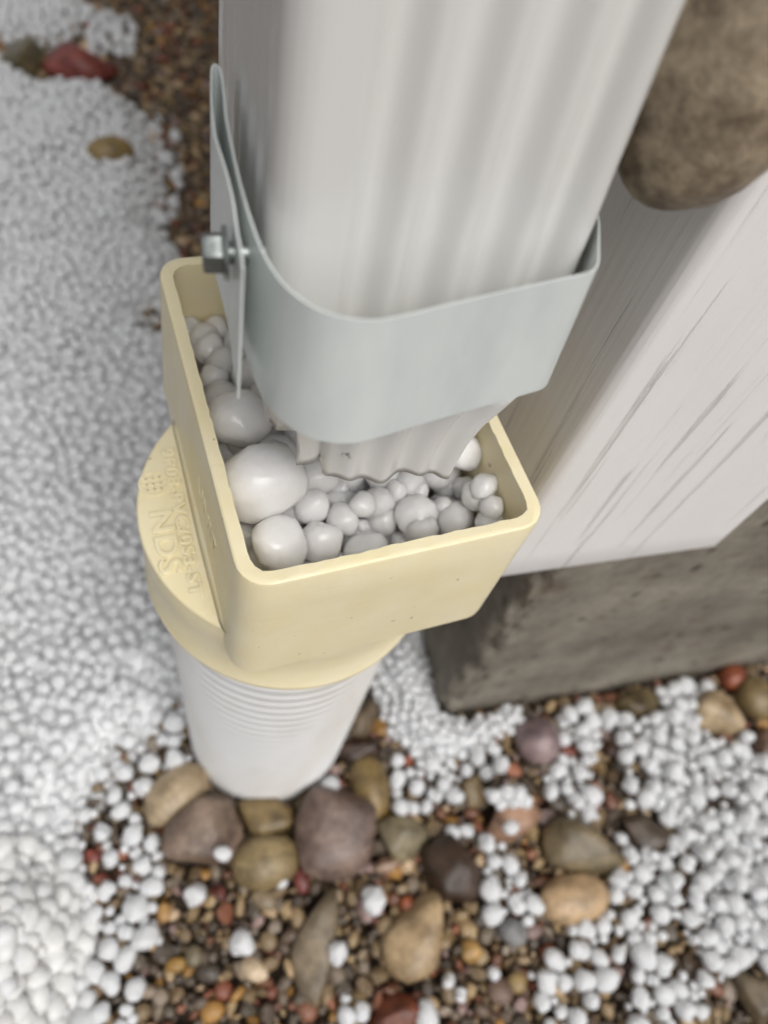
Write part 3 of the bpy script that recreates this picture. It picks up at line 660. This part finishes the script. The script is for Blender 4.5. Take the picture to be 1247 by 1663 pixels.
# ------------------------------------------------------------------ stones on the gravel
ST = [  # name, label, px, py, rx, ry, image angle, c1, c2, kind, height factor
 ('river_stone', 'smooth tan oval stone touching the pipe foot, beside scattered hail', 285, 1290, 58, 38, 42, 'a08a6c', 'b9a587', 'o', .8),
 ('rock', 'purplish brown angular rock with rounded top, between tan oval and ochre stone', 328, 1358, 62, 52, 20, '6f5c4f', '8f7b6b', 'a', .8),
 ('rock', 'olive wedge-shaped rock tucked under the pipe foot behind the ochre stone', 428, 1330, 46, 30, -12, '6d5c41', '87734f', 'a', .8),
 ('river_stone', 'rounded ochre stone in front of the olive wedge rock', 432, 1397, 53, 42, 8, '786647', '95825d', 'o', .8),
 ('rock', 'largest purple-brown angular rock with pointed top near the pipe foot', 546, 1348, 66, 76, -30, '64524a', '7f6b60', 'a', .75),
 ('river_stone', 'golden brown egg-shaped stone standing behind the largest purple-brown rock', 601, 1276, 33, 52, 5, '6f5b39', '8d764b', 'o', .9),
 ('rock', 'flat grey-olive slab between the largest purple-brown rock and dark wet rock', 655, 1362, 46, 36, -6, '6f6550', '85795f', 's', .6),
 ('rock', 'dark brown wet rough rock beside the flat grey-olive slab', 737, 1412, 46, 52, 10, '33261d', '4a382b', 'a', .8),
 ('rock', 'beige angular rock with a pointed end, alone on the gravel', 682, 1520, 68, 44, 42, '9a8160', 'b79d79', 'a', .7),
 ('rock', 'long narrow grey-brown shard lying on the gravel', 509, 1532, 84, 32, 76, '6f604b', '857660', 's', .5),
 ('river_stone', 'round mauve stone at the foundation between ridge and scattered hail', 872, 1203, 38, 38, 0, '756366', '95807e', 'o', .9),
 ('rock', 'pinkish speckled rock partly dusted with hail', 826, 1326, 52, 36, 10, '98725a', 'b8937a', 'a', .8),
 ('rock', 'grey-brown quarter-shaped rock above the smooth tan hail-ringed stone', 944, 1372, 62, 42, -5, '675a42', '7f7055', 's', .7),
 ('river_stone', 'smooth tan oval stone ringed by hail below the quarter-shaped rock', 933, 1458, 57, 36, 5, '9c8260', 'bd9f7b', 'o', .7),
 ('rock', 'dark slate-brown flat rock nearly buried in hail', 1048, 1350, 40, 28, -15, '4c4036', '63564a', 's', .6),
 ('rock', 'dark brick-red rock beside a single hailstone', 636, 1656, 44, 30, 10, '62311f', '7d4530', 'a', .8),
 ('rock', 'brown rock between the pipe and the hail ridge', 588, 1166, 36, 30, 20, '5f5140', '7b6b56', 'a', .8),
 ('rock', 'very dark reddish rock behind the golden brown egg-shaped stone', 580, 1218, 38, 26, 0, '33231a', '4d382b', 'a', .7),
 ('rock', 'small tan triangular rock beside the pinkish speckled rock', 766, 1284, 22, 28, -20, '8a7656', 'a08b68', 'a', .8),
 ('river_stone', 'round olive stone against the foundation beside the orange-red stone', 1226, 1134, 32, 34, 0, '69573a', '86734f', 'o', .9),
 ('river_stone', 'orange-red stone against the foundation wall', 1190, 1100, 24, 20, 15, '80402a', '9b5639', 'o', .9),
 ('rock', 'pale tan rock rising out of hail below the orange-red stone', 1166, 1160, 40, 36, -40, '9a8364', 'b8a283', 'a', .8),
 ('rock', 'brown angular rock beneath the round olive stone', 1243, 1208, 28, 24, 0, '5b4334', '755a49', 'a', .8),
 ('rock', 'mottled olive-brown rock in shade of the foundation behind the hail', 1036, 1142, 40, 24, 8, '55482f', '6d5e42', 'a', .8),
 ('rock', 'flat tan chip at the foundation beside the mottled rock', 976, 1152, 28, 13, 8, '8d7a61', 'a6947b', 's', .6),
 ('rock', 'brick-red stone half sunk at the edge of the hail bank', 130, 108, 52, 30, 6, '6d3730', '8a4a42', 'a', .9),
 ('rock', 'grey-olive slab standing in hail beside the brick-red stone', 36, 92, 24, 46, -8, '5f563e', '766b50', 's', .8),
 ('river_stone', 'tan stone poking out of the hail bank', 180, 246, 34, 24, 10, '7f6a43', '9d8557', 'o', .9),
 ('pebble', 'small cream teardrop pebble lying alone on the gravel', 412, 1573, 24, 15, -40, 'b9a184', 'd0bb9e', 'o', .8),
 ('pebble', 'small upright dark red pebble beside the largest purple-brown rock', 490, 1427, 13, 22, 5, '6b3530', '844841', 'o', .8),
 ('pebble', 'bluish grey oval pebble among hail below the dark wet rock', 832, 1512, 24, 18, -30, '6e6d6c', '8b8a89', 'o', .8),
 ('pebble', 'brown pebble beside the foot of the pipe under the golden stone', 500, 1302, 26, 18, 35, '6f5e47', '8a775c', 'o', .8),
 ('pebble', 'tan pebble wedged between purplish rock and pipe foot', 356, 1300, 18, 14, 0, '77664f', '92806a', 'a', .8),
 ('pebble', 'ochre pebble by the hail below the beige angular rock', 763, 1545, 16, 18, 20, '94703a', 'b08a4e', 'a', .8),
 ('pebble', 'orange pebble beside the beige angular rock', 660, 1468, 12, 12, 0, '8f4c30', 'a96142', 'o', .8),
 ('pebble', 'ochre bean-shaped pebble on gravel near the cream teardrop pebble', 286, 1567, 15, 11, 0, '8a682f', 'a58042', 'o', .8),
 ('pebble', 'round olive pebble on gravel near the cream teardrop pebble', 315, 1553, 14, 15, 0, '625844', '7a6f58', 'o', .8),
 ('pebble', 'golden pebble standing between hail and gravel below the purplish rock', 266, 1482, 11, 14, 0, 'a27a48', 'bb925d', 'o', .8),
 ('pebble', 'dark brick-red pebble below the purplish brown rock', 352, 1450, 13, 13, 0, '5b3029', '744139', 'a', .8),
 ('pebble', 'pale pinkish pebble lying under the flat grey-olive slab', 632, 1402, 28, 13, 10, '93765e', 'b29680', 'a', .8),
 ('pebble', 'tan elongated pebble standing by the long shard', 430, 1460, 22, 15, -35, '7a694f', '96846a', 'o', .8),
 ('pebble', 'brick-red pebble lying among the loose hail beside the bank', 152, 1392, 12, 11, 0, '6f322a', '87473c', 'a', .8),
 ('pebble', 'reddish flat pebble lying among the loose hail below the brick-red pebble', 166, 1428, 15, 10, 0, '7a4234', '925848', 'a', .8),
 ('pebble', 'pinkish brown pebble among sparse hail near the dark brick-red rock', 812, 1610, 20, 18, 0, '82685a', '9d8374', 'o', .8),
 ('pebble', 'ochre brown pebble on gravel by the bluish hail', 840, 1596, 17, 14, 0, '8b7449', 'a68d60', 'o', .8),
 ('pebble', 'red pebble at the mauve stone beside the hail', 922, 1222, 14, 12, 0, '83483a', '9c5f4f', 'o', .8),
 ('pebble', 'orange-brown pebble near the egg-shaped golden stone and ridge', 662, 1236, 12, 10, 0, '86452e', '9f5c42', 'a', .8),
 ('pebble', 'brown rock at the edge of sparse hail by the grey pebble cluster', 1232, 1620, 30, 34, 0, '655744', '7e6f59', 'a', .8),
 ('pebble', 'wet dark pebble between the quarter-shaped rock and pinkish rock', 905, 1305, 16, 14, 0, '4a4138', '61574c', 'o', .8),
]
stones = []          # (x, y, radius, top)
for i, (nm, lab, px, py, rx, ry, an, c1, c2, kd, hf) in enumerate(ST):
    base = GZ - .001
    pg = atz(px, py, GZ)
    if polydist(pg[:2], BANK)[0] > -.01 : base = GZ + float(bank_h(pg[None, :2])[0]) - .002
    if polydist(pg[:2], TOPL)[0] > -.02 : base = max(base, GZ + .002)
    hz = 0.0
    p = atz(px, py, base + .006); dist = np.linalg.norm(p - CAM); a = rx * dist / FPX; b = ry * dist / FPX; hz = min(a, b) * hf
    p = atz(px, py, base + hz * .45)
    P, Fr = rock(900 + i * 7, kd, 3)
    o = obj(nm, mesh(nm, P * np.array([a * .95, b * .96, hz * .9]), Fr), m_stone(nm + '_stone', lin(c1), lin(c2), .32), None, (p[0], p[1], base + hz * .45))
    o.rotation_euler = (0, 0, math.radians(an - 12)); tag(o, lab, 'stone' if nm != 'pebble' else 'pebble')
    stones.append((p[0], p[1], math.sqrt(a * b), base + hz * 1.4, max(a, b), min(a, b), math.radians(an - 12) if a >= b else math.radians(an + 78)))
stones = np.array(stones)
def stone_free(P, m=.003, fac=.92):
    ok = np.ones(len(P), bool)
    for x, y, r, t, A, B, an in stones:
        d = P - np.array([x, y]); c, s = math.cos(an), math.sin(an); u = d[:, 0] * c + d[:, 1] * s; v = -d[:, 0] * s + d[:, 1] * c
        ok &= (u / (A * fac + m)) ** 2 + (v / (B * fac + m)) ** 2 > 1
    return ok
def outside_fix(P, m):
    q = uv_of(P); return ~((q[:, 0] > -m) & (q[:, 1] > -m)) & (np.hypot(P[:, 0] - PC[0], P[:, 1] - PC[1]) > .048 + m)

# ------------------------------------------------------------------ gravel
VIEW = np.array([[-.34, -.28], [.46, -.34], [.66, .09], [.26, 1.25], [-.24, 1.25]])
pal = np.array([lin(c) for c in ('6b5840', '57483a', '7d6a4f', '8d7857', '5a4e42', '9c8462', '6f4a38', '8a5a44', '7a6d5e', '5f564b', 'a8916f', '96703c', '4a4138', '86706a', 'b39a7c', '74422f')])
pw = np.array([12, 12, 12, 9, 11, 6, 7, 4, 9, 10, 3, 5, 9, 5, 2, 3], float); pw /= pw.sum()
def rg(P, r):
    far = np.clip((P[:, 1] - .1) / .3, 0, 1); return (.0026 + .0 * far) * np.exp(r.normal(0, .33, len(P))).clip(.55, 2.2)
acc = lambda P: inview(P, GZ, 210) & outside_fix(P, .003) & ((polydist(P, BANK) < .008) | (hole(P) < .03)) & (polydist(P, CORN) < .008) & stone_free(P, .0, .8)
gs = sample(VIEW, 190000, rg, .78, 41, accept=acc)
gs2 = sample(VIEW, 46000, lambda P, r: .0024 * r.uniform(.7, 1.3, len(P)), .8, 43, accept=acc)
r = np.random.RandomState(4)
SHG = [rock(60 + i, 'a' if i % 3 else 'o', 2) for i in range(10)]
pos = np.vstack([np.c_[gs[:, :2], GZ - .001 + r.uniform(-.002, .0018, len(gs))], np.c_[gs2[:, :2], np.full(len(gs2), GZ - .0055)]])
rad = np.r_[gs[:, 2], gs2[:, 2]]
sc3 = rad[:, None] * np.c_[r.uniform(.95, 1.4, len(rad)), r.uniform(.75, 1.1, len(rad)), r.uniform(.6, .9, len(rad))]
cols = pal[r.choice(len(pal), len(rad), p=pw)] * r.uniform(.95, 1.6, (len(rad), 1))
gm = scatter_mesh('gravel', SHG, pos, sc3, cols, seed=11); gm.polygons.foreach_set('use_smooth', np.zeros(len(gm.polygons), bool))
o = obj('gravel', gm, MG)
tag(o, 'fine mixed brown pea gravel covering the ground', 'gravel', None, 'stuff')

# ------------------------------------------------------------------ loose hailstones
REG = [  # polygon in the photograph, tries, probability, mean radius
 ([(300, 1140), (335, 1195), (325, 1235), (245, 1290), (235, 1330), (262, 1400), (255, 1440), (262, 1500), (250, 1600), (300, 1663), (300, 1720), (110, 1720), (125, 1600), (150, 1520), (108, 1400), (160, 1290), (240, 1200)], 3000, .8, .0033),
 ([(905, 1150), (1050, 1128), (1150, 1105), (1165, 1180), (1290, 1230), (1290, 1590), (1160, 1570), (1080, 1490), (1000, 1440), (985, 1330), (900, 1320), (885, 1270), (905, 1230)], 26000, 1, .0032),
 ([(770, 1395), (890, 1385), (1000, 1440), (1080, 1490), (1160, 1570), (1290, 1590), (1290, 1720), (890, 1720), (860, 1580), (760, 1540)], 2600, .9, .0035),
 ([(640, 1235), (740, 1245), (800, 1215), (815, 1250), (765, 1265), (740, 1310), (690, 1325), (640, 1310)], 420, .8, .0031),
 ([(790, 1360), (890, 1360), (890, 1440), (860, 1500), (780, 1500)], 900, .9, .0032),
 ([(140, 15), (215, 25), (220, 90), (150, 90)], 200, .7, .0040),
 ([(262, 160), (300, 260), (285, 420), (255, 420), (250, 200)], 160, .5, .0036),
 ([(300, 1440), (860, 1440), (880, 1700), (300, 1700)], 26, 1, .0052)]
grid = Grid(.025); hail = []
ONST = [(800, 1292), (822, 1286), (842, 1290), (812, 1304), (834, 1302), (852, 1300), (362, 1386), (830, 1344)]
for k, (pg, tries, prob, mr) in enumerate(REG):
    thr = (-.35, -.7, -.05, -.3, -.3, -9, -9, -9)[k]
    h = sample(gpoly(pg, GZ + .004), tries, lambda P, r: mr * np.exp(r.normal(0, .38, len(P)))  .clip(.55, 1.8), .88, 60 + k, grid, prob,
               lambda P: stone_free(P, .002) & outside_fix(P, .005) & (lump_noise(np.c_[P, 0 * P[:, 0]] * 10, 50 + k, 4, 6) > thr))
    for x, y, q in h: hail.append((x, y, GZ + .0010 + q * .8, q))
for px, py, q in [(531, 1281, .0075), (600, 1455, .0050), (548, 1548, .0062), (693, 1652, .0068), (456, 1428, .004), (588, 1644, .0048), (318, 1452, .0062), (735, 1352, .0045), (757, 1350, .0045), (720, 1275, .005)]:
    p = atz(px, py, GZ + q); hail.append((p[0], p[1], GZ + .001 + q * .8, q))
for px, py in ONST:
    p = atz(px, py, GZ + .026); hail.append((p[0], p[1], GZ + .026, .0045))
# second layer where the hail lies deep
r = np.random.RandomState(8); deep = gpoly([(1000, 1180), (1120, 1130), (1290, 1240), (1290, 1540), (1180, 1520), (1090, 1440), (1010, 1330)])
h = sample(deep, 4500, lambda P, r: .0034 * np.exp(r.normal(0, .3, len(P))).clip(.6, 1.6), 1.05, 90, None, .8, lambda P: stone_free(P, .003))
for x, y, q in h: hail.append((x, y, GZ + .0075 + q * .7, q))
hail = np.array(hail)
sz = []
for x, y, z, q in hail:
    a, b, d = proj((x, y, z)); vis = (-5 < a < PW + 5) and (-5 < b < PH + 5) and not (300 < a < 600 and b < 1240 and b > 420)
    sz.append(q * FPX / d if vis else 0)
order = np.argsort(-np.array(sz)); big, rest = order[:300], order[300:]
HM = []
for i in range(8):
    P, F = hailshape(200 + i, 3, .2); HM.append(mesh('hailstone', P, F))
r = np.random.RandomState(77)
for i in big:
    x, y, z, q = hail[i]; o = obj('hailstone', HM[i % 8], MH, None, (x, y, z)); o.scale = (q, q, q); o.rotation_euler = r.uniform(0, 6.28, 3)
    tag(o, 'loose round white hailstone scattered on the brown gravel', 'hailstone', 'loose hailstones on the gravel')
o = obj('scattered_hail', scatter_mesh('scattered_hail', [hailshape(400 + i, 2, .2) for i in range(8)], hail[rest][:, :3], hail[rest][:, 3], seed=14), MH)
tag(o, 'mass of smaller scattered hail between the loose hailstones', 'hail', None, 'stuff')
print('counts bank', len(bs), 'gravel', len(rad), 'hail', len(hail))
